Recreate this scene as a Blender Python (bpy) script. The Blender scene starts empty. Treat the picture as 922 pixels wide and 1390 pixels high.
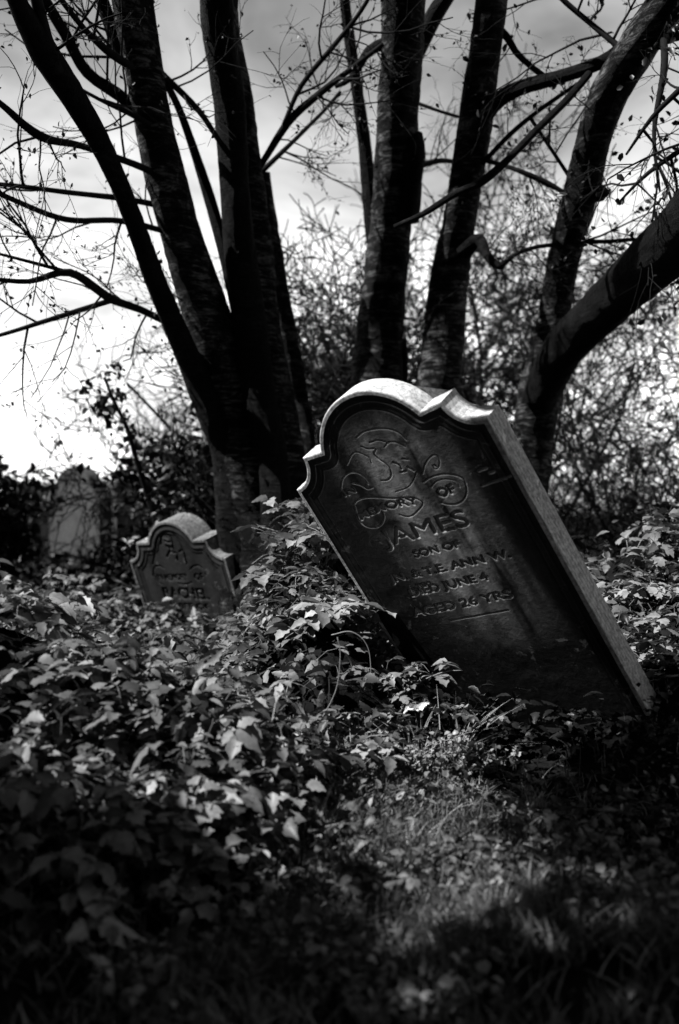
import bpy, math, numpy as np
from mathutils import Vector
rng = np.random.default_rng(7)
C = bpy.context.scene.collection
CZ = 0.80            # camera height
F = 1250.0           # focal length in photo pixels (photo 922 x 1390)
PI = math.pi

def at(px, py, y):
    """a photo pixel at world distance y -> world point"""
    return np.array([(px-461)/F*y, y, CZ-(py-695)/F*y])

# ------------------------------------------------------------------ noise
_lat = np.random.default_rng(3).random((256, 256))
def vnoise(x, y):
    x = np.asarray(x, float); y = np.asarray(y, float)
    xi = np.floor(x).astype(int); yi = np.floor(y).astype(int)
    fx = x-xi; fy = y-yi; fx = fx*fx*(3-2*fx); fy = fy*fy*(3-2*fy)
    g = lambda a, b: _lat[a & 255, b & 255]
    return (g(xi, yi)*(1-fx)+g(xi+1, yi)*fx)*(1-fy)+(g(xi, yi+1)*(1-fx)+g(xi+1, yi+1)*fx)*fy
def fbm(x, y, o=4):
    s = 0; a = .5
    for i in range(o):
        s = s+a*(vnoise(x*2**i+17.3*i, y*2**i+5.1*i)-.5); a *= .5
    return s

# ------------------------------------------------------------------ mesh helpers
def link(o, parent=None):
    C.objects.link(o)
    if parent is not None: o.parent = parent
    return o
def mesh_obj(name, V, Q, mat, parent=None, smooth=True, T=None, attr=None):
    """V (n,3), Q (m,4) quads and T (k,3) triangles as one mesh object"""
    V = np.asarray(V, np.float32).reshape(-1, 3)
    Q = np.zeros((0, 4), int) if Q is None else np.asarray(Q, int).reshape(-1, 4)
    T = np.zeros((0, 3), int) if T is None else np.asarray(T, int).reshape(-1, 3)
    me = bpy.data.meshes.new(name)
    me.vertices.add(len(V)); me.vertices.foreach_set('co', V.ravel())
    loops = np.concatenate([Q.ravel(), T.ravel()])
    me.loops.add(len(loops)); me.loops.foreach_set('vertex_index', loops.astype(np.int32))
    st = np.concatenate([np.arange(len(Q))*4, len(Q)*4+np.arange(len(T))*3]).astype(np.int32)
    me.polygons.add(len(st)); me.polygons.foreach_set('loop_start', st)
    me.update(calc_edges=True); me.validate()
    me.polygons.foreach_set('use_smooth', np.full(len(me.polygons), smooth))
    if attr is not None:
        a = me.attributes.new('tint', 'FLOAT', 'POINT'); a.data.foreach_set('value', np.asarray(attr, np.float32))
    if mat: me.materials.append(mat)
    return link(bpy.data.objects.new(name, me), parent)
def empty(name, loc=(0, 0, 0)):
    o = bpy.data.objects.new(name, None); o.location = tuple(float(v) for v in loc); o.empty_display_size = .1
    return link(o)
def tag(o, label, cat, group=None):
    o['label'] = label; o['category'] = cat
    if group: o['group'] = group
    return o
def reloc(o, root):
    """mesh data was written in world space: keep it in place under a moved root"""
    o.parent = root; co = np.empty(len(o.data.vertices)*3, np.float32)
    o.data.vertices.foreach_get('co', co); co = co.reshape(-1, 3)-np.array(root.location, np.float32)
    o.data.vertices.foreach_set('co', co.ravel()); o.data.update(); return o

class MB:
    def __init__(s): s.V = []; s.Q = []; s.T = []; s.A = []; s.n = 0
    def add(s, V, Q=None, T=None, a=None):
        V = np.asarray(V).reshape(-1, 3)
        s.V.append(V)
        if Q is not None and len(Q): s.Q.append(np.asarray(Q)+s.n)
        if T is not None and len(T): s.T.append(np.asarray(T)+s.n)
        s.A.append(np.full(len(V), .5) if a is None else np.broadcast_to(a, (len(V),)))
        s.n += len(V)
    def build(s, name, mat, root=None, smooth=True):
        if not s.V: return None
        V = np.concatenate(s.V)
        o = mesh_obj(name, V, np.concatenate(s.Q) if s.Q else None, mat, None, smooth,
                     np.concatenate(s.T) if s.T else None, np.concatenate(s.A))
        if root is not None: reloc(o, root)
        return o

_ring = {}
def tube(mb, P, R, n=6, rough=0., seed=0., cap=True, a=None):
    P = np.asarray(P, float); R = np.asarray(R, float); m = len(P)
    t = np.gradient(P, axis=0); t /= np.linalg.norm(t, axis=1)[:, None]+1e-9
    ref = np.array([0., 1., 0.]) if abs(t[:, 1]).mean() < .8 else np.array([1., 0., 0.])
    u = np.cross(t, ref); u /= np.linalg.norm(u, axis=1)[:, None]+1e-9; v = np.cross(t, u)
    if (n, m) not in _ring:
        th = np.arange(n)*2*PI/n
        i = np.arange(m-1)[:, None]*n; j = np.arange(n)[None]
        q = np.stack([i+j, i+(j+1) % n, i+n+(j+1) % n, i+n+j], -1).reshape(-1, 4)
        _ring[(n, m)] = (np.cos(th), np.sin(th), q)
    c, s_, q = _ring[(n, m)]
    rr = R[:, None]*np.ones(n)
    if rough:
        L = np.concatenate([[0], np.cumsum(np.linalg.norm(np.diff(P, axis=0), axis=1))])
        th = np.arange(n)*2*PI/n
        rr = rr*(1+rough*3.4*fbm(np.cos(th)[None]*1.6+seed+L[:, None]*2.5, np.sin(th)[None]*1.6+L[:, None]*3.1+seed*2, 3)
                 + rough*2.2*fbm(np.cos(th)[None]*4+seed+9, np.sin(th)[None]*4+L[:, None]*38, 3))
    V = P[:, None]+rr[..., None]*(c[None, :, None]*u[:, None]+s_[None, :, None]*v[:, None])
    V = V.reshape(-1, 3); T = None
    if cap:
        V = np.concatenate([V, P[:1], P[-1:]]); k = np.arange(n); b = (m-1)*n
        T = np.concatenate([np.stack([(k+1) % n, k, np.full(n, m*n)], -1), np.stack([b+k, b+(k+1) % n, np.full(n, m*n+1)], -1)])
    mb.add(V, q, T, a)

def spline(P, R, step=.03):
    P = np.asarray(P, float); R = np.asarray(R, float)
    E = np.concatenate([[2*P[0]-P[1]], P, [2*P[-1]-P[-2]]]); oP = []; oR = []
    for i in range(len(P)-1):
        a, b, c, d = E[i:i+4]; k = max(2, int(np.linalg.norm(c-b)/step))
        t = (np.arange(k)/k)[:, None]
        oP.append(.5*((2*b)+(c-a)*t+(2*a-5*b+4*c-d)*t*t+(3*b-a-3*c+d)*t**3)); oR.append(R[i]+(R[i+1]-R[i])*t[:, 0])
    oP.append(P[-1:]); oR.append(R[-1:])
    return np.concatenate(oP), np.concatenate(oR)

# ------------------------------------------------------------------ materials (the photograph is black and white: every colour is a grey)
def mat(name, rough=.8, spec=.3):
    m = bpy.data.materials.new(name); m.use_nodes = True; nt = m.node_tree
    b = nt.nodes['Principled BSDF']; b.inputs['Roughness'].default_value = rough
    b.inputs['Specular IOR Level'].default_value = spec
    return m, nt, b
def N(nt, t, **kw):
    n = nt.nodes.new(t)
    for k, v in kw.items():
        if k in n.inputs: n.inputs[k].default_value = v
        else: setattr(n, k, v)
    return n
def g(v): return (v, v, v, 1)
def ramp(nt, fac, stops):
    r = N(nt, 'ShaderNodeValToRGB'); e = r.color_ramp.elements
    while len(e) < len(stops): e.new(.5)
    for i, (p, v) in enumerate(stops): e[i].position = p; e[i].color = g(v)
    nt.links.new(fac, r.inputs['Fac']); return r.outputs['Color']
def noise(nt, vec, scale, detail=6, rough=.6, dist=0.):
    n = N(nt, 'ShaderNodeTexNoise'); n.inputs['Scale'].default_value = scale; n.inputs['Detail'].default_value = detail
    n.inputs['Roughness'].default_value = rough; n.inputs['Distortion'].default_value = dist
    if vec is not None: nt.links.new(vec, n.inputs['Vector'])
    return n.outputs['Fac']
def objco(nt, scale=(1, 1, 1)):
    t = N(nt, 'ShaderNodeTexCoord'); m = N(nt, 'ShaderNodeMapping'); m.inputs['Scale'].default_value = scale
    nt.links.new(t.outputs['Object'], m.inputs['Vector']); return m.outputs['Vector']
def mul(nt, a, b, op='MULTIPLY', fac=1.):
    m = N(nt, 'ShaderNodeMix'); m.data_type = 'RGBA'; m.blend_type = op; m.inputs[0].default_value = fac
    nt.links.new(a, m.inputs[6]); nt.links.new(b, m.inputs[7]); return m.outputs[2]
def bump(nt, b, h, strength, dist):
    n = N(nt, 'ShaderNodeBump'); n.inputs['Strength'].default_value = strength; n.inputs['Distance'].default_value = dist
    nt.links.new(h, n.inputs['Height'])
    if b.inputs['Normal'].is_linked: nt.links.new(b.inputs['Normal'].links[0].from_socket, n.inputs['Normal'])
    nt.links.new(n.outputs['Normal'], b.inputs['Normal'])

def stone_mat(name, lo, hi, rough, lichen=.6, tool=0.):
    m, nt, b = mat(name, rough, .14)
    oc = objco(nt)
    c = ramp(nt, noise(nt, oc, 5, 8, .65), [(.3, lo), (.7, hi)])
    sp = ramp(nt, noise(nt, oc, 70, 5, .75), [(.40, .55), (.60, 1.2)])
    c = mul(nt, c, sp)
    # pale crusts of lichen with their own ragged shapes
    lm = mul(nt, ramp(nt, noise(nt, oc, 26, 5, .7, .6), [(.60, 0.), (.64, 1.)]), ramp(nt, noise(nt, oc, 4, 3), [(.45, 0.), (.62, 1.)]))
    mx = N(nt, 'ShaderNodeMix'); mx.data_type = 'RGBA'; nt.links.new(c, mx.inputs[6]); mx.inputs[7].default_value = g(lichen)
    nt.links.new(lm, mx.inputs[0]); nt.links.new(mx.outputs[2], b.inputs['Base Color'])
    bump(nt, b, noise(nt, oc, 90, 5, .7), .35, .003)
    bump(nt, b, noise(nt, oc, 14, 4, .6), .3, .006)
    if tool:
        w = N(nt, 'ShaderNodeTexWave'); w.wave_type = 'BANDS'; w.bands_direction = 'DIAGONAL'
        w.inputs['Scale'].default_value = tool; w.inputs['Distortion'].default_value = 1.2; w.inputs['Detail'].default_value = 3
        nt.links.new(oc, w.inputs['Vector']); bump(nt, b, w.outputs['Fac'], .5, .002)
    return m
def add_wear_glow(m, hi):  # mixes in weathering, pale letter cuts and painted light from the tint attribute
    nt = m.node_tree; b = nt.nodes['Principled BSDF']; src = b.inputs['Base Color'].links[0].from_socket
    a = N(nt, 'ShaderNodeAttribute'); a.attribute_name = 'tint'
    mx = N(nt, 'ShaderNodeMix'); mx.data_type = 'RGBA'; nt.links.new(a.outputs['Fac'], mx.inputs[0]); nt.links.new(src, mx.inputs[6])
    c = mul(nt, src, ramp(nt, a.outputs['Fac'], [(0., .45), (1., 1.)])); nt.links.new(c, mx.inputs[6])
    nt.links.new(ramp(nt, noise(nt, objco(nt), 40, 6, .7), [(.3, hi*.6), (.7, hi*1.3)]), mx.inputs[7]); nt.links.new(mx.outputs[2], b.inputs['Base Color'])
M = {}
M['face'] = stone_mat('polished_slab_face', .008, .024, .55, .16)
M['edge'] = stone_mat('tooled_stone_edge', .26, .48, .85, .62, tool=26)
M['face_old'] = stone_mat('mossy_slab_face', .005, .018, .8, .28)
add_wear_glow(M['face'], .26); add_wear_glow(M['face_old'], .02)
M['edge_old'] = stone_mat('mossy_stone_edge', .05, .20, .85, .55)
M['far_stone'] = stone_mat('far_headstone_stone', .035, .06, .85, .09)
M['dark_stone'] = stone_mat('dark_tomb_stone', .03, .06, .9, .15)

def bark_mat(name, lo, hi, band=1.):
    m, nt, b = mat(name, .85, .12)
    oc = objco(nt, (3.2, 3.2, 17)); o1 = objco(nt)
    bands = noise(nt, oc, 1.9, 9, .78, .9)
    c = ramp(nt, bands, [(.46, lo), (.505, (lo+hi)*.2), (.55, hi)])
    patch = ramp(nt, noise(nt, o1, 6, 7, .7, .8), [(.44, .12), (.56, 1.)])
    c = mul(nt, c, patch); c = mul(nt, c, ramp(nt, noise(nt, objco(nt, (10, 10, 60)), 2., 5, .7), [(.42, .15), (.56, 1.1)])); nt.links.new(c, b.inputs['Base Color'])
    bump(nt, b, bands, 1.*band, .03)
    bump(nt, b, noise(nt, objco(nt, (1, 1, .35)), 16, 5, .7), .8, .03)
    bump(nt, b, noise(nt, o1, 60, 4), .5, .004)
    return m
M['bark'] = bark_mat('banded_bark', .004, .14)
M['bark_dark'] = bark_mat('dark_bark', .003, .012)
m, nt, b = mat('thin_twig_bark', .9, .08)
nt.links.new(ramp(nt, noise(nt, objco(nt), 30), [(.3, .004), (.7, .012)]), b.inputs['Base Color']); M['twig'] = m

def leaf_mat(name, lo, hi, rough=.45, trans=.25, spec=.4):
    m, nt, b = mat(name, rough, spec)
    at_ = N(nt, 'ShaderNodeAttribute'); at_.attribute_name = 'tint'
    c = ramp(nt, at_.outputs['Fac'], [(0., lo), (1., hi)])
    c = mul(nt, c, ramp(nt, noise(nt, objco(nt), 60, 4), [(.3, .7), (.7, 1.2)]))
    nt.links.new(c, b.inputs['Base Color'])
    bump(nt, b, noise(nt, objco(nt), 160, 3), .3, .002)
    if trans:
        tr = N(nt, 'ShaderNodeBsdfTranslucent'); nt.links.new(c, tr.inputs['Color'])
        mx = N(nt, 'ShaderNodeMixShader'); mx.inputs[0].default_value = trans
        nt.links.new(b.outputs[0], mx.inputs[1]); nt.links.new(tr.outputs[0], mx.inputs[2])
        nt.links.new(mx.outputs[0], nt.nodes['Material Output'].inputs['Surface'])
    return m
M['leaf'] = leaf_mat('ground_leaf', .015, .17, .5, .2, .35)
M['leaf_plant'] = leaf_mat('plant_leaf', .03, .25, .48, .2, .35)
M['grass'] = leaf_mat('grass_blade', .04, .13, .5, .25, .4)
M['tuft'] = leaf_mat('dry_grass_blade', .10, .34, .6, .2, .2)
M['holly'] = leaf_mat('evergreen_leaf', .005, .014, .4, .03, .2)
M['shade_canopy'] = leaf_mat('shade_canopy_leaf', .01, .03, .6, 0., .2)
M['dead'] = leaf_mat('pale_dry_leaf', .5, .7, .7, .1, .2)
M['stem'] = leaf_mat('plant_stem', .05, .15, .5, 0., .3)
m, nt, b = mat('soil', 1., .0)
nt.links.new(ramp(nt, noise(nt, objco(nt), 12, 8, .7), [(.3, .003), (.7, .010)]), b.inputs['Base Color'])
bump(nt, b, noise(nt, objco(nt), 40, 6), .8, .02); M['soil'] = m

# ------------------------------------------------------------------ terrain
def H(x, y):
    x = np.asarray(x, float); y = np.asarray(y, float)
    base = np.interp(y, [-5, 1.3, 1.9, 2.6, 3.3, 4.6, 9, 14, 60], [0, .0, .03, .12, .22, .25, .34, .2, -1.5])
    G = lambda a, cx, cy, sx, sy: a*np.exp(-((x-cx)/sx)**2-((y-cy)/sy)**2)
    z = base+G(.54, -.13, 3.80, .28, .40)-G(.26, -.72, 3.75, .36, .75)+G(.46, -1.02, 2.45, .48, .62)+G(.50, 1.35, 3.70, .55, .60)+G(.15, -.38, 2.35, .35, .35)
    z = z+G(.32, -.08, 3.2, .20, .33)+G(.15, .04, 2.85, .15, .2)+G(.2, -2.6, 4.6, .8, .9)
    z = z+G(.17, 1.0, 2.66, .26, .3)
    z = z+.14*fbm(x*2.2, y*2.2, 3)*np.clip(y, 0, 1)
    return z
def grid_axis(parts):
    return np.unique(np.concatenate([np.arange(a, b_, s) for a, b_, s in parts]))
gx = grid_axis([(-400, -40, 40), (-40, -6, 2), (-6, -2, .25), (-2, 2.4, .035), (2.4, 6, .25), (6, 40, 2), (40, 401, 40)])
gy = grid_axis([(-60, -6, 6), (-6, 0, .4), (0, 5.2, .035), (5.2, 14, .3), (14, 60, 3), (60, 1201, 60)])
X, Y = np.meshgrid(gx, gy, indexing='ij')
Z = H(X, Y)-.035+.02*fbm(X*20, Y*20, 2)
nx, ny = X.shape
ii = (np.arange(nx-1)[:, None]*ny+np.arange(ny-1)[None]).ravel()
ground = mesh_obj('ground', np.stack([X, Y, Z], -1).reshape(-1, 3), np.stack([ii, ii+ny, ii+ny+1, ii+1], -1), M['soil'])
ground['kind'] = 'structure'

# ------------------------------------------------------------------ leaves
def leaf_template(rows=8, teeth=True, width=.36, cup=.25, droop=.25, pleat=.02):
    t = np.linspace(0, 1, rows)
    w = width*np.sin(PI*np.clip(t, 0, 1)**.8)**.85*(1-.25*t)
    if teeth: w = w*(1+.16*np.where(np.arange(rows) % 2 == 0, 1, -1)*(t > 0)*(t < 1))
    V = []
    for i in range(rows):
        zc = -droop*t[i]**2
        pl = pleat*(1 if i % 2 else -1)
        V += [(t[i], -w[i], zc+cup*w[i]+pl), (t[i]-.04*w[i], -w[i]*.5, zc+cup*w[i]*.35-pl), (t[i], 0, zc), (t[i]-.04*w[i], w[i]*.5, zc+cup*w[i]*.35-pl), (t[i], w[i], zc+cup*w[i]+pl)]
    Q = [(5*i+j, 5*(i+1)+j, 5*(i+1)+j+1, 5*i+j+1) for i in range(rows-1) for j in range(4)]
    return np.array(V), np.array(Q)
def tri_template(seed):
    rg_ = np.random.default_rng(seed); Vs = []; Qs = []; n = 0
    for k_, a_ in enumerate((0, 1.15, -1.2)):
        V_, Q_ = leaf_template(7, True, (.34, .42, .30)[k_], rg_.uniform(-.1, .5), rg_.uniform(.1, .6), .02)
        V_ = V_*(.62, .5, .5)[k_]; a_ += rg_.normal(0, .15); c_, s__ = math.cos(a_), math.sin(a_); tl = rg_.normal(0, .3)
        V_[:, 2] += V_[:, 0]*tl
        V_ = np.stack([V_[:, 0]*c_-V_[:, 1]*s__+.08*c_, V_[:, 0]*s__+V_[:, 1]*c_+.08*s__, V_[:, 2]], -1); Vs.append(V_); Qs.append(Q_+n); n += len(V_)
    st_ = np.array([(.0, -.012, 0), (0, .012, 0), (-.3, .012, -.12), (-.3, -.012, -.12), (-.6, .01, -.5), (-.6, -.01, -.5)]); Vs.append(st_); Qs.append(np.array([(0, 1, 2, 3), (3, 2, 4, 5)])+n)
    Vs = np.concatenate(Vs); Vs[:, 0] += 0.; return Vs, np.concatenate(Qs)
LT = [leaf_template(9, True, .34, .35, .25), leaf_template(9, True, .42, .15, .4, .015), leaf_template(8, True, .28, .5, .1), leaf_template(9, True, .38, -.15, .15)]
TRI = [tri_template(k_) for k_ in range(7)]
def lo_leaf(w=.3, cup=.3):
    V = np.array([(0, 0, 0), (.35, -w, cup*w), (.4, 0, -.02), (.35, w, cup*w), (.75, -w*.7, cup*w-.06), (.75, 0, -.1), (.75, w*.7, cup*w-.06), (1, 0, -.2)])
    Q = np.array([(0, 1, 2, 2), (1, 4, 5, 2), (2, 5, 6, 3)]); T = np.array([(0, 1, 2), (0, 2, 3), (4, 7, 5), (5, 7, 6)])
    return V, Q[1:], T
def frames(az, tilt, roll, rng):
    """leaf axis along azimuth az, tip lifted by tilt, blade rolled about the axis"""
    d = np.stack([np.cos(az)*np.cos(tilt), np.sin(az)*np.cos(tilt), np.sin(tilt)], -1)
    s = np.stack([-np.sin(az), np.cos(az), np.zeros_like(az)], -1); n = np.cross(d, s)
    s2 = s*np.cos(roll)[:, None]+n*np.sin(roll)[:, None]; n2 = np.cross(d, s2)
    return np.stack([d, s2, n2], 1)          # rows: axis, side, normal
def put(mb, tpl, P, B, S, tint):
    V, Q = tpl[0], tpl[1]; T = tpl[2] if len(tpl) > 2 else None
    n = len(P); k = len(V)
    W = np.einsum('vi,nij->nvj', V, B)*S[:, None, None]+P[:, None]
    off = (np.arange(n)*k)[:, None, None]
    mb.add(W.reshape(-1, 3), (Q[None]+off).reshape(-1, 4), None if T is None else (T[None]+off).reshape(-1, 3), np.repeat(tint, k))
def scatter_leaves(mb, P, size, rng, tpls=LT, up=.35, spread=.45, tint=None):
    n = len(P); az = rng.uniform(0, 2*PI, n)
    B = frames(az, rng.normal(-.05, up, n), rng.normal(0, spread, n), rng)
    tint = rng.random(n) if tint is None else tint
    which = rng.integers(0, len(tpls), n)
    for w, tp in enumerate(tpls):
        k = which == w
        if k.any(): put(mb, tp, P[k], B[k], size[k], tint[k])

# ------------------------------------------------------------------ sun direction (towards the sun)
SUN = np.array([-.61, -.22, .761]); SUN /= np.linalg.norm(SUN)

# ------------------------------------------------------------------ headstones
class Stone:
    def __init__(s, R, t, outline_top, W, T, Lb):
        s.R = np.array(R); s.t = np.array(t)+np.array([0, 0, CZ]); s.W, s.T = W, T
        s.out = np.array([(-W, -Lb)]+[(-a, b_) for a, b_ in outline_top[::-1]]+[(a, b_) for a, b_ in outline_top[1:] if True]+[(W, -Lb)])
    def w(s, a, y, b_):
        a, y, b_ = np.broadcast_arrays(a, y, b_)
        return np.stack([a, y, b_], -1)@s.R.T+s.t
    def ab(s, px, py):
        """photo pixel -> point (a, b) on the front plane"""
        d = np.array([(px-461)/F, 1., -(py-695)/F]); o = np.array([0, 0, CZ])-s.t
        od = s.R.T@o; dd = s.R.T@d; k = -od[1]/dd[1]; p = od+dd*k; return np.array([p[0], p[2]])

def inset(P, d):
    """inset a closed counter-clockwise/clockwise polygon by d with mitres"""
    n = len(P); e = np.roll(P, -1, 0)-P; e /= np.linalg.norm(e, axis=1)[:, None]+1e-12
    A = .5*np.sum(P[:, 0]*np.roll(P[:, 1], -1)-np.roll(P[:, 0], -1)*P[:, 1])
    nrm = np.stack([-e[:, 1], e[:, 0]], -1)*(1 if A > 0 else -1)
    n0 = np.roll(nrm, 1, 0); mm = n0+nrm; mm /= np.maximum((mm*nrm).sum(1), .35)[:, None]*np.linalg.norm(mm, axis=1)[:, None]**0+1e-12
    return P+mm*d*1.0/np.maximum(1., np.linalg.norm(mm, axis=1)[:, None]/1.6)
def seg_dist(Xg, Yg, P, closed=True):
    D = np.full(Xg.shape, 9.); n = len(P)
    for i in range(n if closed else n-1):
        a = P[i]; b_ = P[(i+1) % n]; ab = b_-a; L = ab@ab
        if L < 1e-12: continue
        t = np.clip(((Xg-a[0])*ab[0]+(Yg-a[1])*ab[1])/L, 0, 1)
        D = np.minimum(D, np.hypot(Xg-a[0]-t*ab[0], Yg-a[1]-t*ab[1]))
    return D
def inside(Xg, Yg, P):
    r = np.zeros(Xg.shape, bool); n = len(P)
    for i in range(n):
        x0, y0 = P[i]; x1, y1 = P[(i+1) % n]
        if y0 == y1: continue
        c = ((y0 > Yg) != (y1 > Yg)) & (Xg < (x1-x0)*(Yg-y0)/(y1-y0)+x0); r ^= c
    return r
def text_tris(s, bold=0.):
    cu = bpy.data.curves.new('t', 'FONT'); cu.body = s; cu.resolution_u = 4; cu.offset = bold
    o = bpy.data.objects.new('t', cu); C.objects.link(o)
    dg = bpy.context.evaluated_depsgraph_get(); me = bpy.data.meshes.new_from_object(o.evaluated_get(dg))
    me.calc_loop_triangles()
    V = np.array([v.co[:2] for v in me.vertices]).reshape(-1, 2); T = np.array([t.vertices[:] for t in me.loop_triangles]).reshape(-1, 3)
    bpy.data.objects.remove(o); bpy.data.curves.remove(cu); bpy.data.meshes.remove(me)
    return V, T
def catm(P, k=8):
    q, _ = spline(np.c_[np.asarray(P, float), np.zeros(len(P))], np.zeros(len(P)), step=.004); return q[:, :2]

def carve_face(st, step, bmin, lines, strokes, border, rim=.013, tdepth=.003, light_streak=None):
    """front slab as a fine height field: inscription and ornament cut into it"""
    bmax = st.out[:, 1].max()
    ga = np.arange(-st.W, st.W+step, step); gb = np.arange(bmin, bmax+step, step)
    A, B = np.meshgrid(ga, gb, indexing='ij')
    d = seg_dist(A, B, st.out); ins = inside(A, B, st.out)
    D = np.full(A.shape, .0012)
    for lo, hi, dep in border:
        D += dep*np.clip((d-lo)/(hi-lo), 0, 1)
    mask = np.zeros(A.shape); groove = np.zeros(A.shape)
    for (txt, p0, p1, hpx, bow, bold) in lines:
        V, T = text_tris(txt, bold)
        a0, a1 = st.ab(*p0), st.ab(*p1); L = np.linalg.norm(a1-a0); u = (a1-a0)/L; v = np.array([-u[1], u[0]])
        V = V-np.array([V[:, 0].min(), 0]); sx = L/V[:, 0].max(); sy = hpx/.7
        tx = V[:, 0]*sx; ty = V[:, 1]*sy+bow*4*(tx/L)*(1-tx/L)
        W2 = a0+tx[:, None]*u+ty[:, None]*v
        for tri in W2[T]:
            i0, j0 = np.floor((tri.min(0)-[ga[0], gb[0]])/step).astype(int); i1, j1 = np.ceil((tri.max(0)-[ga[0], gb[0]])/step).astype(int)+1
            if i0 < 0 or j0 < 0 or i1 >= A.shape[0] or j1 >= A.shape[1]: continue
            a_ = A[i0:i1, j0:j1]; b_ = B[i0:i1, j0:j1]; (x0, y0), (x1, y1), (x2, y2) = tri
            c0 = (x1-x0)*(b_-y0)-(y1-y0)*(a_-x0); c1 = (x2-x1)*(b_-y1)-(y2-y1)*(a_-x1); c2 = (x0-x2)*(b_-y2)-(y0-y2)*(a_-x2)
            k = ((c0 >= 0) & (c1 >= 0) & (c2 >= 0)) | ((c0 <= 0) & (c1 <= 0) & (c2 <= 0))
            mask[i0:i1, j0:j1] = np.maximum(mask[i0:i1, j0:j1], k)
    def blur(m_, k=1):
        for _ in range(k):
            m_ = (np.roll(m_, 1, 0)+m_*2+np.roll(m_, -1, 0))/4; m_ = (np.roll(m_, 1, 1)+m_*2+np.roll(m_, -1, 1))/4
        return m_
    D += tdepth*blur(mask, 1)
    for pts, wdt, dep in strokes:
        P = catm([st.ab(*p) for p in pts]) if len(pts) > 2 else np.array([st.ab(*p) for p in pts])
        lo = P.min(0)-.02; hi = P.max(0)+.02
        i0, j0 = np.maximum(np.floor((lo-[ga[0], gb[0]])/step).astype(int), 0); i1, j1 = np.ceil((hi-[ga[0], gb[0]])/step).astype(int)
        ds = seg_dist(A[i0:i1, j0:j1], B[i0:i1, j0:j1], P, False)
        groove[i0:i1, j0:j1] = np.maximum(groove[i0:i1, j0:j1], np.clip(1.3-ds/wdt, 0, .8))
        D[i0:i1, j0:j1] += dep*(tdepth/.006)*np.clip(1-ds/wdt, 0, 1)
    D += .0009*fbm(A*30, B*30, 3)+.0012*np.clip(fbm(A*9+4, B*9, 3)-.08, 0, 1)*8
    ok = ins & (d > rim*.55)
    idx = -np.ones(A.shape, int); idx[ok] = np.arange(ok.sum())
    V = st.w(A[ok], D[ok], B[ok])
    q = np.stack([idx[:-1, :-1], idx[1:, :-1], idx[1:, 1:], idx[:-1, 1:]], -1).reshape(-1, 4); q = q[(q >= 0).all(1)]
    a_, b_ = A[ok], B[ok]
    wear_glow = .5+1.3*fbm(a_*16+3, b_*2.2, 4) if light_streak is None else np.clip(light_streak(a_, b_), 0, 1)  # random weathering by default, else a band of light painted into the colour
    if light_streak is not None: wear_glow = np.maximum(wear_glow, .7*np.clip(1.6*blur(np.maximum(mask, groove), 1)[ok], 0, 1)*np.clip((b_+.62)/.2, 0, 1))
    return V, q, np.clip(wear_glow, 0, 1)

def body_mesh(st, rim=.013, n=1, worn=.004):
    """slab around its outline: front rim, bevel, tooled sides, back"""
    P = []
    for i in range(len(st.out)):
        a = st.out[i]; b_ = st.out[(i+1) % len(st.out)]
        k = max(1, int(np.linalg.norm(b_-a)/.012)) if i < len(st.out)-1 else 40
        for j in range(k): P.append(a+(b_-a)*j/k)
    P = np.array(P); n = len(P)
    chip = worn*np.clip(fbm(P[:, 0]*14, P[:, 1]*14+3, 4)*4, -.6, 1)
    rings = [(rim, .0), (.004, .0), (.0012, .0012), (0, .004)]
    loops = []
    for ins_, y in rings:
        Q_ = inset(P, ins_)+0; loops.append((Q_, np.full(n, y)))
    ys = np.linspace(.012, st.T-.006, 7)
    for y in ys: loops.append((inset(P, .0015*fbm(P[:, 0]*25+y*90, P[:, 1]*25, 3).mean()), np.full(n, y)))
    loops.append((inset(P, .002), np.full(n, st.T-.002))); loops.append((inset(P, .006), np.full(n, st.T)))
    V = []
    for k, (Q_, y) in enumerate(loops):
        off = (.0025*fbm(P[:, 0]*40+y*60, P[:, 1]*40+y*45, 3)+chip*.5*(k in (1, 2, 3)))
        Q2 = Q_ if k == 0 else Q_+(inset(P, 1e-2)-P)*off[:, None]*60*.6
        V.append(st.w(Q2[:, 0], y, Q2[:, 1]))
    V = np.concatenate(V); m = len(loops)
    i = np.arange(m-1)[:, None]*n; j = np.arange(n)[None]
    q = np.stack([i+j, i+(j+1) % n, i+n+(j+1) % n, i+n+j], -1).reshape(-1, 4)
    return V, q, n, m
def build_stone(name, st, fm, em, label, face_args):
    base = st.w(0, st.T/2, st.out[:, 1].min()+.2)
    root = empty(name, base); tag(root, label, 'headstone')
    V, q, n, m_ = body_mesh(st)
    slab = mesh_obj('slab', V, q, em, None, False)
    # back plate as an n-gon
    import bmesh
    bm = bmesh.new(); bm.from_mesh(slab.data); bm.verts.ensure_lookup_table()
    f = bm.faces.new([bm.verts[(m_-1)*n+k] for k in range(n)]); bmesh.ops.triangulate(bm, faces=[f])
    bmesh.ops.recalc_face_normals(bm, faces=bm.faces); bm.to_mesh(slab.data); bm.free()
    reloc(slab, root)
    V, q, wear_glow = carve_face(st, **face_args)
    fc = mesh_obj('inscribed_face', V, q, fm, None, True, None, wear_glow); reloc(fc, root)
    return root

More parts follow.
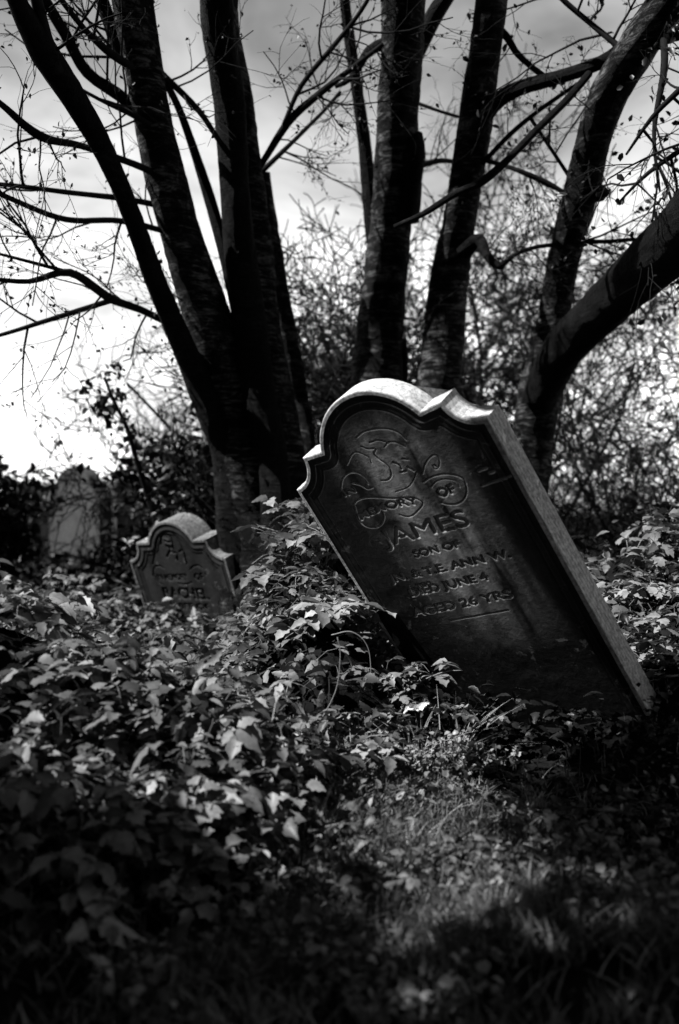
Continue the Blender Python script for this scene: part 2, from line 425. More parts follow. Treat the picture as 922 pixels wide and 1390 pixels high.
def arch(n_, hn, ht, k=14):
    r = (n_**2+(ht-hn)**2)/(2*(ht-hn)); c = ht-r; th0 = math.asin(min(1, n_/r))
    return [(r*math.sin(th), c+r*math.cos(th)) for th in np.linspace(0, th0, k)]
def cove(p, hp, W, hc, k=9):
    return [(W-(W-p)*math.cos(t), hp-(hp-hc)*math.sin(t)) for t in np.linspace(0, PI/2, k)]
top = arch(.1902, .178, .3007)+cove(.2668, .1822, .36, .0964)
J = Stone([[.7064, .4936, -.5073], [-.6661, .7059, -.2407], [.2393, .508, .8275]], [.1696, 2.6145, .074], top, .36, .0877, 1.35)
z2 = lambda pts, ox=450, oy=580, s=4.853: [(ox+x/s, oy+y/s) for x, y in pts]
orn = [([(165, 70), (210, 35), (290, 15), (370, 15), (440, 40), (490, 90)], .003, .003),
       ([(250, 105), (300, 90), (350, 100), (362, 112)], .0028, .0035), ([(345, 135), (380, 102), (430, 105), (485, 135)], .0028, .003),
       ([(195, 130), (235, 145), (280, 143)], .0035, .004), ([(290, 150), (280, 180), (310, 215), (350, 240), (385, 280), (392, 320), (370, 350), (325, 355)], .0035, .004),
       ([(405, 235), (440, 250), (460, 280)], .005, .005), ([(455, 300), (490, 292)], .005, .005), ([(465, 212), (505, 215)], .004, .004), ([(500, 265), (540, 290)], .005, .005),
       ([(600, 310), (615, 250), (650, 200), (685, 188), (710, 220), (705, 265), (680, 280), (665, 255)], .0028, .003), ([(675, 252), (690, 262)], .004, .005),
       ([(605, 365), (660, 330), (740, 312), (820, 322), (870, 350), (890, 420), (870, 480), (820, 510), (760, 510), (720, 500)], .0035, .004),
       ([(655, 400), (690, 360), (750, 345), (820, 360), (845, 400)], .0025, .0025),
       ([(145, 515), (170, 485), (230, 467), (320, 468), (400, 472), (480, 468), (550, 472), (600, 505), (570, 550), (530, 585), (490, 592), (450, 580)], .0032, .004),
       ([(150, 520), (165, 580), (200, 640), (260, 665), (320, 650), (345, 600), (340, 570)], .0032, .004),
       ([(135, 370), (190, 385), (235, 410), (270, 400)], .003, .0035), ([(60, 420), (75, 340), (130, 300), (200, 320), (240, 380)], .0028, .003),
       ([(560, 300), (540, 350), (500, 400), (420, 430)], .0022, .002), ([(100, 250), (150, 170), (240, 200), (262, 240)], .0025, .0025)]
strokes = [(z2(p), w_*.8, d_) for p, w_, d_ in orn]
strokes += [([(612, 843), (690, 829)], .003, .005), ([(654, 660), (693, 647)], .003, .005), ([(649, 640), (660, 636)], .004, .003), ([(664, 643), (670, 641)], .004, .003)]
Jlines = [('IN', (468, 675), (484, 669), .022, 0, 0), ('MEMORY', (490, 708), (569, 686), .024, .012, .01), ('OF', (597, 677), (619, 669), .028, 0, .02),
          ('JAMES', (523, 743), (639, 714), .055, 0, .0), ('SON OF', (564, 758), (625, 744), .024, 0, .01),
          ('JN. & T.E. ANN W.', (531, 792), (694, 757), .026, 0, .01), ('WHO', (566, 799), (586, 795), .013, 0, 0),
          ('DIED JUNE 4', (559, 811), (664, 788), .027, 0, .01), ('AGED 26 YRS', (563, 838), (697, 812), .029, 0, .01)]
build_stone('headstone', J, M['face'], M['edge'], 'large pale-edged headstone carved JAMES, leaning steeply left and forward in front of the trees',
            dict(light_streak=lambda a, b: 1.25*np.exp(-((a-.03+.12*b)/.13)**2)*np.clip((b+.62)/.3, 0, 1)*np.clip((.24-b)/.15, 0, 1)*(.62+2.2*fbm(a*22+3, b*2.6, 4)), tdepth=.0042, step=.0018, bmin=-.98, lines=Jlines, strokes=strokes, border=[(.014, .018, .0015), (.030, .034, -.0015), (.036, .040, .0015), (.052, .055, .0012), (.057, .060, -.0012)]))  # paints a pale band of light down the face, into its colour

sc = 1.25
topR = [(a*sc, b_*sc) for a, b_ in arch(.133, .124, .207)+[(.205, .124), (.205, .118)]+cove(.208, .112, .28, .046, 7)+[(.28, .034)]]
Rm = [[.792, .562, -.238], [-.608, .76, -.23], [.052, .327, .944]]
RS = Stone(Rm, [v*sc for v in (-.64818, 3.69981, -.23393)], topR, .28*sc, .115*sc, .85)
z1 = lambda pts: [(170+x/4.853, 680+y/4.853) for x, y in pts]; z3 = lambda pts: [(190+x/8.38, 760+y/8.38) for x, y in pts]
sR = [(z1(p), w_, d_) for p, w_, d_ in [
    ([(175, 420), (195, 330), (215, 240), (255, 205), (310, 215), (350, 270), (380, 340), (400, 420)], .006, .006),
    ([(230, 290), (235, 235), (265, 222), (295, 245), (310, 300)], .006, .007), ([(265, 300), (285, 330), (270, 370)], .008, .007),
    ([(290, 340), (330, 350), (340, 390)], .008, .007), ([(350, 340), (365, 330)], .008, .006), ([(250, 250), (280, 262)], .01, -.006), ([(262, 280), (300, 290)], .01, -.006), ([(300, 325), (330, 375)], .009, -.005)]]
sR += [(z3(p), w_, d_) for p, w_, d_ in [([(140, 190), (150, 100), (200, 75), (260, 100)], .006, .005), ([(560, 115), (600, 80), (660, 75), (720, 130), (740, 180)], .006, .006),
       ([(430, 275), (500, 290), (580, 262)], .005, .005), ([(160, 200), (200, 260), (260, 300)], .005, .004)]]
Rlines = [('IN MEMORY', (214, 789), (254, 788.5), .034, 0, .01), ('OF', (264, 788.5), (276, 788), .034, 0, .01), ('RACHEL', (222.5, 812.5), (284, 815), .058, 0, .03),
          ('WIFE OF', (232, 827.5), (284, 829.5), .034, 0, .01)]
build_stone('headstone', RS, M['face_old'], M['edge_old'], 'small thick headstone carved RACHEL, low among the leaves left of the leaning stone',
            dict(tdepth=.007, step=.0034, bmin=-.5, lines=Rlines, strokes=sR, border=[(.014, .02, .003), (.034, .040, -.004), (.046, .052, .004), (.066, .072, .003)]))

# far headstones on the left
def yaw(R_, lean=0., side=0.):
    c, s_ = math.cos(R_), math.sin(R_); A = np.array([[c, -s_, 0], [s_, c, 0], [0, 0, 1.]])
    cl, sl = math.cos(lean), math.sin(lean); B = np.array([[1, 0, 0], [0, cl, -sl], [0, sl, cl]])
    cs, ss = math.cos(side), math.sin(side); D = np.array([[cs, 0, ss], [0, 1, 0], [-ss, 0, cs]])
    return A@D@B
topF = arch(.27, .08, .27)+[(.30, .085)]+cove(.31, .075, .36, .03, 5)
pF = at(99, 690, 8.0)-np.array([0, 0, CZ])
FS = Stone(yaw(math.radians(-38), .05, .04), pF, [(a, b_) for a, b_ in topF], .36, .14, .9)
FS.t[2] += .12-.03
pts = lambda l: [tuple(((np.array([a, 0., b_])@FS.R.T+FS.t)[0]/((np.array([a, 0., b_])@FS.R.T+FS.t)[1])*F+461, 695-(((np.array([a, 0., b_])@FS.R.T+FS.t)[2]-CZ)/((np.array([a, 0., b_])@FS.R.T+FS.t)[1]))*F)) for a, b_ in l]
sF = [(pts([(-.15, .05), (-.12, .15), (0, .2), (.12, .15), (.15, .05)]), .012, .008), (pts([(-.06, .02), (0, .1), (.06, .02)]), .015, .01)]
FSl = [('IN MEMORY', pts([(-.2, -.12)])[0], pts([(.2, -.12)])[0], .05, 0, .02)]
build_stone('headstone', FS, M['far_stone'], M['far_stone'], 'grey round-topped headstone far off at the left, against the bright sky',
            dict(tdepth=.006, step=.006, bmin=-.5, lines=FSl, strokes=sF, border=[(.014, .02, .003), (.05, .06, .004)]))
# dark chest tomb beside it: plinth, ledge, cap
def box_bevel(mb, c, s, R_, bev=.012, taper=1.):
    hx, hy, hz = np.array(s)/2; V = []; Q = []
    prof = [(-hz, -bev), (-hz+bev, 0), (hz-bev, 0), (hz, -bev)]
    for z, i_ in prof:
        k = taper if z > 0 else 1.
        x, y = (hx+i_)*k, (hy+i_)*k; b2 = bev
        V += [(-x+b2, -y, z), (x-b2, -y, z), (x, -y+b2, z), (x, y-b2, z), (x-b2, y, z), (-x+b2, y, z), (-x, y-b2, z), (-x, -y+b2, z)]
    for r in range(3):
        for j in range(8): Q.append((r*8+j, r*8+(j+1) % 8, r*8+8+(j+1) % 8, r*8+8+j))
    T = [(24, 24+j, 25+j) for j in range(1, 7)]+[(0, j+1, j) for j in range(1, 7)]
    mb.add(np.array(V)@R_.T+np.array(c), Q, T)
pT = at(158, 712, 8.8); RT = yaw(math.radians(-30), 0, .03)
gz = float(H(pT[0], pT[1]))
tomb = tag(empty('pedestal_tomb', (pT[0], pT[1], gz-.05)), 'dark blocky pedestal tomb with a pale ledge, just right of the far round-topped headstone', 'tomb')
for nm, z0, z1_, s_, mm in (('plinth', gz-.1, .80, .36, 'dark_stone'), ('ledge', .80, .88, .44, 'edge_old'), ('cap', .88, 1.10, .30, 'dark_stone')):
    mb = MB(); box_bevel(mb, (pT[0], pT[1], (z0+z1_)/2), (s_, s_, z1_-z0), RT); mb.build(nm, M[mm], tomb, False)

# ------------------------------------------------------------------ trees
def ppath(l, ext=None):
    """(px, py, width px, distance y) rows -> points and radii"""
    P = [at(a, b_, y) for a, b_, w_, y in l]; R = [w_/2/F*y for a, b_, w_, y in l]
    return np.array(P), np.array(R)
def limb(mb, l, n=20, rough=.05, extend=0., step=.03, base=0., seed=None):
    P, R = ppath(l)
    if base:
        d = P[0]-P[1]; d /= np.linalg.norm(d); d = d*.3+np.array([0, 0, -1.]); d /= np.linalg.norm(d)
        P = np.concatenate([[P[0]+d*base], P]); R = np.concatenate([[R[0]*1.35], R])
    if extend:
        d = P[-1]-P[-2]; d /= np.linalg.norm(d)
        P = np.concatenate([P, [P[-1]+d*extend*.5+[0, 0, .05], P[-1]+d*extend+[0, 0, .2]]]); R = np.concatenate([R, [R[-1]*.8, R[-1]*.55]])
    P, R = spline(P, R, step)
    tube(mb, P, R, n, rough, rng.uniform(0, 50) if seed is None else seed)
    return P, R
def grow(segs, p, d, L, r, lev, maxlev, rg, kids=(5, 5, 4, 4), wob=.35, up=.12, ang=.75, shrink=.5):
    k = 5 if lev < maxlev else 4; P = [p]; q = np.array(p, float); d = d/np.linalg.norm(d)
    for i in range(k):
        d = d+rg.normal(0, wob/k*1.6, 3)+np.array([0, 0, up/k]); d /= np.linalg.norm(d); q = q+d*L/k; P.append(q)
    P = np.array(P); R = np.linspace(r, r*.45, k+1); segs[lev].append((P, R))
    if lev < maxlev:
        for j in range(kids[lev]):
            f = rg.uniform(.2, 1.); i = min(int(f*k), k-1); b_ = P[i]+(P[i+1]-P[i])*(f*k-i)
            dd = P[i+1]-P[i]; dd /= np.linalg.norm(dd); s_ = rg.normal(0, 1, 3); s_ -= dd*(s_@dd); s_ /= np.linalg.norm(s_)
            grow(segs, b_, dd*math.cos(ang)+s_*math.sin(ang), L*rg.uniform(shrink*.7, shrink*1.3), max(r*.5*(1-.3*f), .0012), lev+1, maxlev, rg, kids, wob, up, ang, shrink)
def twigs_from(mb, P, R, rg, n, L, r, lev=2, kids=(4, 3, 3), leaves=None, side=None, up=.1, f0=.15):
    segs = {i: [] for i in range(5)}
    for _ in range(n):
        i = int(rg.uniform(f0, 1)*(len(P)-2)); dd = P[i+1]-P[i]; dd /= np.linalg.norm(dd)
        s_ = rg.normal(0, 1, 3); s_[1] *= .6; s_ -= dd*(s_@dd); s_ /= np.linalg.norm(s_)
        if side is not None: s_ = s_*.6+np.array(side, float)
        grow(segs, P[i], dd*.5+s_*.9, L*rg.uniform(.6, 1.3), r*rg.uniform(.6, 1.1), 0, lev, rg, kids, .4, up, .7, .55)
    for l, S in segs.items():
        for p, q in S: tube(mb, p, q, (5, 4, 3, 3, 3)[l], cap=False)
    return segs
def bud_leaves(mb, segs, rg, n_per=2, size=.018):
    P = []
    for l in sorted(segs)[1:]:
        for p, q in segs[l]:
            for _ in range(n_per): P.append(p[rg.integers(1, len(p))]+rg.normal(0, .006, 3))
    if P:
        P = np.array(P); scatter_leaves(mb, P, rg.uniform(.6, 1.4, len(P))*size, rg, [lo_leaf()], .8, 1.2)

rt = np.random.default_rng(11)
# --- multi-stemmed tree on the left
tA = tag(empty('tree', (-.40, 4.8, .3)), 'multi-stemmed tree with banded bark fanning out above the small headstone', 'tree')
mb = MB(); B0, B0r = limb(mb, [(352, 745, 92, 4.6), (335, 640, 82, 4.55), (318, 560, 74, 4.5), (300, 490, 66, 4.4), (272, 400, 60, 4.25), (246, 320, 56, 4.1), (222, 230, 54, 3.95), (205, 150, 50, 3.8), (192, 70, 52, 3.65), (178, -10, 56, 3.5)], 26, .06, 1.2, base=.4)
mb.build('trunk', M['bark'], tA)
mb = MB(); limb(mb, [(398, 700, 66, 4.55), (385, 620, 60, 4.6), (368, 520, 56, 4.6), (352, 430, 52, 4.5), (345, 330, 50, 4.4), (330, 225, 50, 4.3), (315, 120, 52, 4.1), (300, 40, 50, 3.95), (296, -20, 52, 3.8)], 26, .06, 1.2, base=.4)
mb.build('trunk', M['bark'], tA)
mb = MB(); limb(mb, [(372, 640, 40, 4.42), (352, 540, 46, 4.38), (338, 440, 48, 4.3), (326, 340, 44, 4.2), (318, 250, 40, 4.1), (312, 150, 44, 4.0), (300, 60, 44, 3.85), (292, -20, 44, 3.7)], 22, .06, 1.2, base=.8)
mb.build('trunk', M['bark_dark'], tA)
mb = MB(); limb(mb, [(415, 640, 34, 4.9), (402, 560, 40, 4.95), (388, 470, 38, 4.9), (372, 380, 34, 4.8), (360, 300, 32, 4.7), (352, 236, 30, 4.65)], 20, .07, 0, base=.9)
mb.build('trunk', M['bark'], tA)
mb = MB(); A0, A0r = limb(mb, [(312, 640, 44, 4.5), (290, 570, 38, 4.4), (262, 500, 34, 4.3), (232, 430, 30, 4.1), (203, 360, 28, 3.9), (182, 300, 26, 3.7), (160, 245, 26, 3.55), (128, 180, 30, 3.35), (92, 120, 36, 3.2), (60, 70, 40, 3.05), (32, 20, 30, 2.9), (15, -20, 26, 2.8)], 22, .06, 1.2, base=.9)
mb.build('trunk', M['bark_dark'], tA)
mb = MB(); limb(mb, [(322, 430, 14, 4.3), (305, 345, 17, 4.25), (285, 270, 16, 4.2), (264, 205, 12, 4.1), (244, 150, 10, 3.95), (222, 105, 10, 3.8)], 12, .06)
mb.build('limb', M['bark_dark'], tA)
LA = [[(75, 95, 24, 3.1), (62, 50, 18, 3.0), (50, 0, 16, 2.9), (40, -40, 14, 2.8)],
      [(205, 165, 16, 3.85), (160, 128, 17, 3.75), (118, 98, 16, 3.65), (88, 45, 15, 3.5), (55, -10, 14, 3.4)],
      [(182, 95, 20, 3.7), (160, 60, 20, 3.65), (142, 10, 18, 3.6), (130, -30, 16, 3.5)],
      [(178, 90, 10, 3.6), (150, 72, 11, 3.5), (115, 40, 8, 3.4), (80, -5, 8, 3.3)],
      [(222, 240, 10, 3.95), (180, 222, 9, 3.8), (110, 198, 9, 3.6), (55, 185, 12, 3.4), (0, 140, 8, 3.2), (-40, 110, 7, 3.1)],
      [(235, 283, 8, 4.1), (170, 270, 8, 3.9), (100, 262, 7, 3.7), (20, 252, 6, 3.5), (-30, 248, 5, 3.4)],
      [(240, 318, 8, 4.1), (165, 300, 8, 3.9), (90, 298, 8, 3.7), (20, 272, 7, 3.5), (-25, 250, 6, 3.4)],
      [(232, 440, 9, 4.2), (190, 420, 10, 4.1), (150, 405, 12, 3.9), (95, 370, 11, 3.7), (40, 382, 7, 3.6), (-20, 378, 6, 3.5)],
      [(150, 408, 8, 3.9), (80, 430, 7, 3.8), (0, 455, 5, 3.7), (-40, 462, 4, 3.6)],
      [(95, 370, 6, 3.7), (50, 358, 5, 3.6), (0, 345, 4, 3.55), (-30, 340, 4, 3.5)],
      [(205, 170, 7, 3.75), (160, 145, 9, 3.7), (135, 135, 5, 3.6), (90, 110, 4, 3.5)],
      [(212, 92, 9, 3.8), (230, 110, 9, 3.85), (270, 150, 8, 3.9), (300, 195, 7, 4.0)],
      [(344, 240, 9, 4.4), (362, 212, 9, 4.3), (392, 165, 11, 4.2), (430, 130, 9, 4.1), (475, 95, 7, 4.0), (520, 60, 6, 3.9)],
      [(385, 170, 6, 4.2), (410, 115, 7, 4.1), (455, 60, 7, 4.0), (490, 15, 6, 3.9), (510, -20, 6, 3.8)],
      [(352, 236, 8, 4.6), (400, 190, 6, 4.5), (440, 150, 5, 4.4), (462, 125, 5, 4.3)]]
br = []
for l in LA:
    mb = MB(); br.append(limb(mb, l, 10, .08, 0, .04)); mb.build('branch', M['twig'], tA)
mb = MB(); ml = MB()
for (P, R), n in zip(br, (2, 4, 3, 3, 4, 3, 4, 6, 4, 3, 3, 3, 6, 6, 6)):
    sg = twigs_from(mb, P, R, rt, n, .40, .006, 2, (4, 3)); bud_leaves(ml, sg, rt, 1, .018)
sg = twigs_from(mb, B0[:60], B0r, rt, 10, .5, .005, 2, (5, 4), side=(-1, 0, .2)); bud_leaves(ml, sg, rt, 1, .02)
mb.build('twigs', M['twig'], tA); ml.build('leaves', M['holly'], tA)

# --- straight middle tree
tD = tag(empty('tree', (.17, 5.0, .3)), 'thick straight dark-barked tree standing right behind the top of the leaning headstone', 'tree')
mb = MB(); limb(mb, [(508, 640, 84, 5.0), (510, 560, 76, 5.0), (513, 480, 66, 4.95), (520, 400, 60, 4.85), (530, 310, 58, 4.7), (537, 230, 60, 4.55), (540, 150, 58, 4.4), (545, 70, 58, 4.2), (548, 0, 60, 4.05), (550, -30, 60, 4.0)], 28, .06, 1.3, base=.9)
mb.build('trunk', M['bark'], tD)
mb = MB(); limb(mb, [(550, 300, 34, 4.62), (556, 245, 36, 4.52), (561, 208, 36, 4.45), (566, 190, 24, 4.42), (571, 179, 6, 4.4)], 18, .09, 0); mb.build('broken_stub', M['bark_dark'], tD)
mb = MB(); limb(mb, [(505, 330, 16, 4.9), (502, 270, 22, 4.85), (494, 190, 18, 4.75), (483, 110, 15, 4.6), (473, 40, 15, 4.5), (466, -20, 14, 4.4)], 16, .07, .8); mb.build('limb', M['bark_dark'], tD)
mb = MB(); limb(mb, [(560, 80, 26, 4.3), (590, 20, 24, 4.2), (615, -20, 22, 4.1)], 14, .06, .8); mb.build('limb', M['bark_dark'], tD)
br = []
for l in [[(520, 60, 16, 4.2), (500, 70, 13, 4.15), (478, 105, 9, 4.1), (455, 118, 5, 4.1)], [(568, 225, 9, 4.6), (600, 218, 7, 4.7), (630, 222, 5, 4.8)],
          [(540, 560, 12, 5.05), (548, 500, 12, 5.0), (545, 460, 14, 4.95)], [(566, 140, 5, 4.5), (600, 152, 4, 4.5), (628, 160, 4, 4.6)]]:
    mb = MB(); br.append(limb(mb, l, 10, .08, 0, .04)); mb.build('branch', M['bark_dark'], tD)
mb = MB()
for P, R in br[:2]:
    mb = MB(); twigs_from(mb, P, R, rt, 5, .3, .004, 2, (4, 3)); mb.build('twigs', M['twig'], tD)

# --- right-of-middle tree
tE = tag(empty('tree', (.5, 5.0, .3)), 'slender leaning tree with banded bark and a broken snag, behind the headstone', 'tree')
mb = MB(); E0, E0r = limb(mb, [(588, 640, 68, 4.9), (592, 560, 62, 4.9), (598, 500, 58, 4.85), (604, 430, 54, 4.8), (612, 370, 52, 4.7), (622, 310, 46, 4.55), (634, 240, 46, 4.4), (645, 170, 48, 4.25), (654, 100, 44, 4.1), (664, 30, 44, 3.95), (670, -20, 44, 3.9)], 26, .07, 1.3, base=.9)
mb.build('trunk', M['bark'], tE)
br = []
for nm, l in [('limb', [(648, 175, 22, 4.2), (672, 140, 22, 4.1), (705, 120, 20, 4.0), (760, 104, 18, 3.9), (815, 85, 18, 3.8), (850, 60, 16, 3.75)]),
              ('broken_snag', [(630, 340, 26, 4.55), (650, 325, 16, 4.45), (660, 345, 13, 4.4), (672, 358, 12, 4.35), (684, 362, 9, 4.33)]),
              ('branch', [(680, 360, 7, 4.33), (700, 345, 6, 4.3), (730, 335, 6, 4.3), (762, 332, 5, 4.3)]),
              ('branch', [(655, 222, 7, 4.3), (690, 185, 7, 4.2), (725, 155, 6, 4.1), (760, 130, 6, 4.0), (790, 110, 5, 3.9)]),
              ('branch', [(664, 28, 12, 3.98), (688, 50, 10, 4.0), (700, 70, 9, 4.0), (718, 88, 8, 4.0), (740, 105, 8, 3.95)]),
              ('branch', [(648, 215, 7, 4.35), (675, 222, 6, 4.2), (700, 230, 6, 4.1), (735, 245, 8, 4.1), (760, 258, 6, 4.1), (780, 272, 4, 4.1)])]:
    mb = MB(); br.append(limb(mb, l, 12, .1, 0, .03)); mb.build(nm, M['bark_dark'], tE)
mb = MB(); ml = MB()
for (P, R), n in zip(br[1:], (5, 7, 4, 3, 6)):
    sg = twigs_from(mb, P, R, rt, n, .26, .003, 2, (4, 4)); bud_leaves(ml, sg, rt, 1, .016)
mb.build('twigs', M['twig'], tE); ml.build('leaves', M['holly'], tE)

# --- forked tree on the right
tF = tag(empty('tree', (1.05, 4.9, .3)), 'forked tree with one heavy limb slanting out of the frame, right of the headstone', 'tree')
mb = MB(); F0, F0r = limb(mb, [(706, 720, 66, 4.8), (716, 650, 60, 4.8), (724, 590, 56, 4.75), (733, 530, 58, 4.65), (744, 470, 44, 4.55), (756, 400, 42, 4.45), (770, 330, 44, 4.3), (790, 260, 50, 4.1), (806, 190, 46, 3.95), (826, 130, 50, 3.8), (860, 70, 54, 3.6), (898, 15, 54, 3.45), (922, -30, 54, 3.4)], 28, .07, 1.2, base=.9)
mb.build('trunk', M['bark'], tF)
mb = MB(); limb(mb, [(730, 545, 44, 4.6), (756, 490, 56, 4.45), (790, 448, 60, 4.2), (835, 405, 66, 3.9), (880, 360, 74, 3.6), (925, 318, 84, 3.3), (980, 260, 92, 3.0)], 26, .06, .9)
mb.build('limb', M['bark_dark'], tF)
br = []
for l in [[(880, 50, 22, 3.6), (905, 30, 22, 3.5), (935, 5, 22, 3.4)], [(860, 72, 12, 3.6), (895, 55, 12, 3.5), (940, 45, 12, 3.4)],
          [(780, 327, 6, 4.3), (820, 328, 6, 4.2), (870, 325, 5, 4.1), (930, 330, 5, 4.0)], [(812, 270, 9, 4.05), (818, 262, 20, 4.0), (812, 252, 8, 4.0)],
          [(780, 250, 6, 4.1), (760, 220, 5, 4.1), (720, 160, 5, 4.1)], [(898, 20, 10, 3.5), (902, 90, 10, 3.4), (888, 180, 6, 3.4), (896, 260, 3, 3.4)],
          [(945, 100, 12, 3.2), (925, 120, 9, 3.2), (885, 160, 6, 3.3), (850, 210, 3, 3.4)], [(855, 76, 9, 3.65), (800, 30, 7, 3.7), (770, 5, 7, 3.7), (735, -30, 7, 3.7)],
          [(945, 190, 9, 3.3), (880, 235, 6, 3.4), (840, 275, 3, 3.5)]]:
    mb = MB(); br.append(limb(mb, l, 10, .08, 0, .04)); mb.build('branch', M['twig'], tF)
mb = MB(); ml = MB()
for (P, R), n in zip(br, (4, 5, 5, 0, 3, 5, 5, 5, 6)):
    sg = twigs_from(mb, P, R, rt, n, .42, .006, 2, (5, 3), side=(.5, 0, 0), up=-.1); bud_leaves(ml, sg, rt, 1, .03)
mb.build('twigs', M['twig'], tF); ml.build('leaves', M['holly'], tF)

# --- the cut branch crossing in front of two trunks (reaches in from a limb above the frame)
tc = tag(empty('fallen_branch', at(690, 190, 3.6)), 'thin smooth branch with a cut end, hung slanting across the two middle trunks', 'branch')
mb = MB(); P, R = limb(mb, [(535, 308, 6, 3.75), (575, 290, 8, 3.7), (620, 262, 10, 3.65), (655, 246, 12, 3.6), (690, 216, 10, 3.6), (725, 180, 10, 3.6), (770, 135, 10, 3.62), (800, 100, 10, 3.68)], 10, .06, 0); mb.build('stem', M['bark_dark'], tc)
mb = MB(); twigs_from(mb, P, R, rt, 5, .2, .003, 1, (3,), f0=.5); mb.build('twigs', M['twig'], tc)

# ------------------------------------------------------------------ thicket of bare bushes behind
def make_thicket(seed, hgt=1., kids=(6, 6, 4, 3), stems=6, leafn=1):
    rg = np.random.default_rng(seed); segs = {i: [] for i in range(5)}
    for k in range(stems):
        a = rg.uniform(0, 2*PI); d = np.array([math.cos(a)*.5, math.sin(a)*.4, 1.])
        grow(segs, np.array([math.cos(a)*.12, math.sin(a)*.12, -.1]), d, 1.55*hgt*rg.uniform(.7, 1.2), .018, 0, 4, rg, kids, .5, .05, .85, .52)
    return segs
root0 = empty('bare_bush', (0, 0, 0))
protos = []
for s_ in (21, 22, 23):
    sg = make_thicket(s_)
    a = MB(); b_ = MB(); c_ = MB()
    for l in (0, 1): [tube(a, p, q, 5, cap=False) for p, q in sg[l]]
    for l in (2, 3, 4): [tube(b_, p, np.maximum(q*1.25, .0033), 3, cap=False) for p, q in sg[l]]
    bud_leaves(c_, {k: sg[k][::4] for k in (2, 3, 4)}, rt, 1, .024)
    protos.append([a.build('stems', M['twig']), b_.build('twigs', M['twig']), c_.build('leaves', M['holly'])])
bush_spots = [  # px of the base, distance, height scale, label
    (432, 6.6, 1.20, 'tangled bare bush between the multi-stemmed tree and the thick middle tree'),
    (560, 6.9, 1.30, 'tangled bare bush showing between the two middle trunks'),
    (655, 6.5, 1.25, 'tangled bare bush between the slender leaning tree and the forked tree'),
    (700, 7.8, 1.35, 'taller bare bush further back behind the broken snag'),
    (812, 6.8, .60, 'low bare bush to the right of the forked trunk with sky between its twigs'),
    (905, 6.0, 1.0, 'dense dark bare bush at the right edge of the photo'),
    (500, 8.2, 1.25, 'bare bush furthest back behind the thick middle tree'),
    (345, 7.2, .80, 'bare bush behind the bases of the multi-stemmed tree')]
for i, (px, y, s_, lab) in enumerate(bush_spots):
    x = (px-461)/F*y; o = root0 if i == 0 else link(root0.copy())
    o.location = (x, y, float(H(x, y))-.05); o.rotation_euler = (0, 0, i*2.1); o.scale = (s_*.9, s_*.9, s_)
    tag(o, lab, 'bush', 'bare bushes behind the trees')
    for part in protos[i % 3]:
        c = part if i < 3 else part.copy()
        if i >= 3: C.objects.link(c)
        c.parent = o

# ------------------------------------------------------------------ evergreen leafy bushes
def leafy_bush(name, centre, size, n, leaf, label, cat='bush', seed=0, group=None, stems=9, spray=None, tpls=None):
    rg = np.random.default_rng(seed); cx, cy = centre; gz = float(H(cx, cy))
    root = tag(empty(name, (cx, cy, gz)), label, cat, group)
    mb = MB(); ml = MB(); segs = {i: [] for i in range(5)}
    for k in range(stems):
        a = rg.uniform(0, 2*PI); d = np.array([math.cos(a)*size[0], math.sin(a)*size[1], size[2]*1.3])
        grow(segs, np.array([cx, cy, gz-.05])+rg.normal(0, .04, 3)*[1, 1, 0], d, size[2]*rg.uniform(.6, 1.), .012, 0, 3, rg, (6, 5, 4), .5, .1, .8, .5)
    for l, S in segs.items():
        for p, q in S: tube(mb, p, q, 4 if l < 2 else 3, cap=False)
    mb.build('stems', M['twig'], root)
    tips = np.concatenate([p[1:] for l in (1, 2, 3) for p, q in segs[l]])
    k = rg.integers(0, len(tips), n); P = tips[k]+rg.normal(0, leaf*.5, (n, 3))
    scatter_leaves(ml, P, rg.uniform(.6, 1.3, n)*leaf, rg, tpls or [lo_leaf(.32), lo_leaf(.26, .5)], .7, .9)
    ml.build('leaves', M['holly'], root)
    return root
leafy_bush('holly_bush', (-.80, 5.9), (.34, .4, .85), 8500, .065, 'dark holly-like evergreen bush behind the small headstone, below the left stems', seed=5)
leafy_bush('holly_bush', (-.66, 5.6), (.38, .35, .95), 6000, .06, 'dark evergreen bush tight against the foot of the multi-stemmed tree', seed=9)
leafy_bush('evergreen_bush', (-2.13, 5.2), (.32, .4, .60), 6500, .07, 'low dark evergreen bush at the left edge, in front of the far headstone', seed=6)
leafy_bush('evergreen_bush', (-2.75, 7.4), (.6, .4, .75), 5200, .08, 'broad dark evergreen bush behind the far headstone, lowest on the skyline at the left', seed=16)
# young sapling with clumped leaves against the bright sky
rg = np.random.default_rng(8); sap = tag(empty('sapling', (at(215, 760, 5.2)[0], 5.2, .3)), 'thin sapling with sparse dark leaf clumps against the white sky, above the far headstone', 'sapling')
mb = MB(); ml = MB(); P, R = limb(mb, [(215, 720, 8, 5.2), (190, 640, 7, 5.1), (172, 580, 6, 5.0), (155, 545, 5, 4.95), (142, 512, 4, 4.9)], 8, .05)
mb.build('stem', M['twig'], sap)
for (px, py, sg_, n) in ((152, 508, .03, 16), (122, 522, .02, 8), (130, 545, .045, 26), (152, 545, .045, 34), (148, 570, .03, 14), (165, 562, .04, 18), (178, 590, .03, 12), (82, 598, .02, 6), (60, 640, .03, 9)):
    c = at(px, py, 4.95); Pn = c+rg.normal(0, sg_, (n, 3)); scatter_leaves(ml, Pn, rg.uniform(.035, .06, n), rg, [lo_leaf(.36)], .7, .9)
ml.build('leaves', M['holly'], sap)
mb = MB()
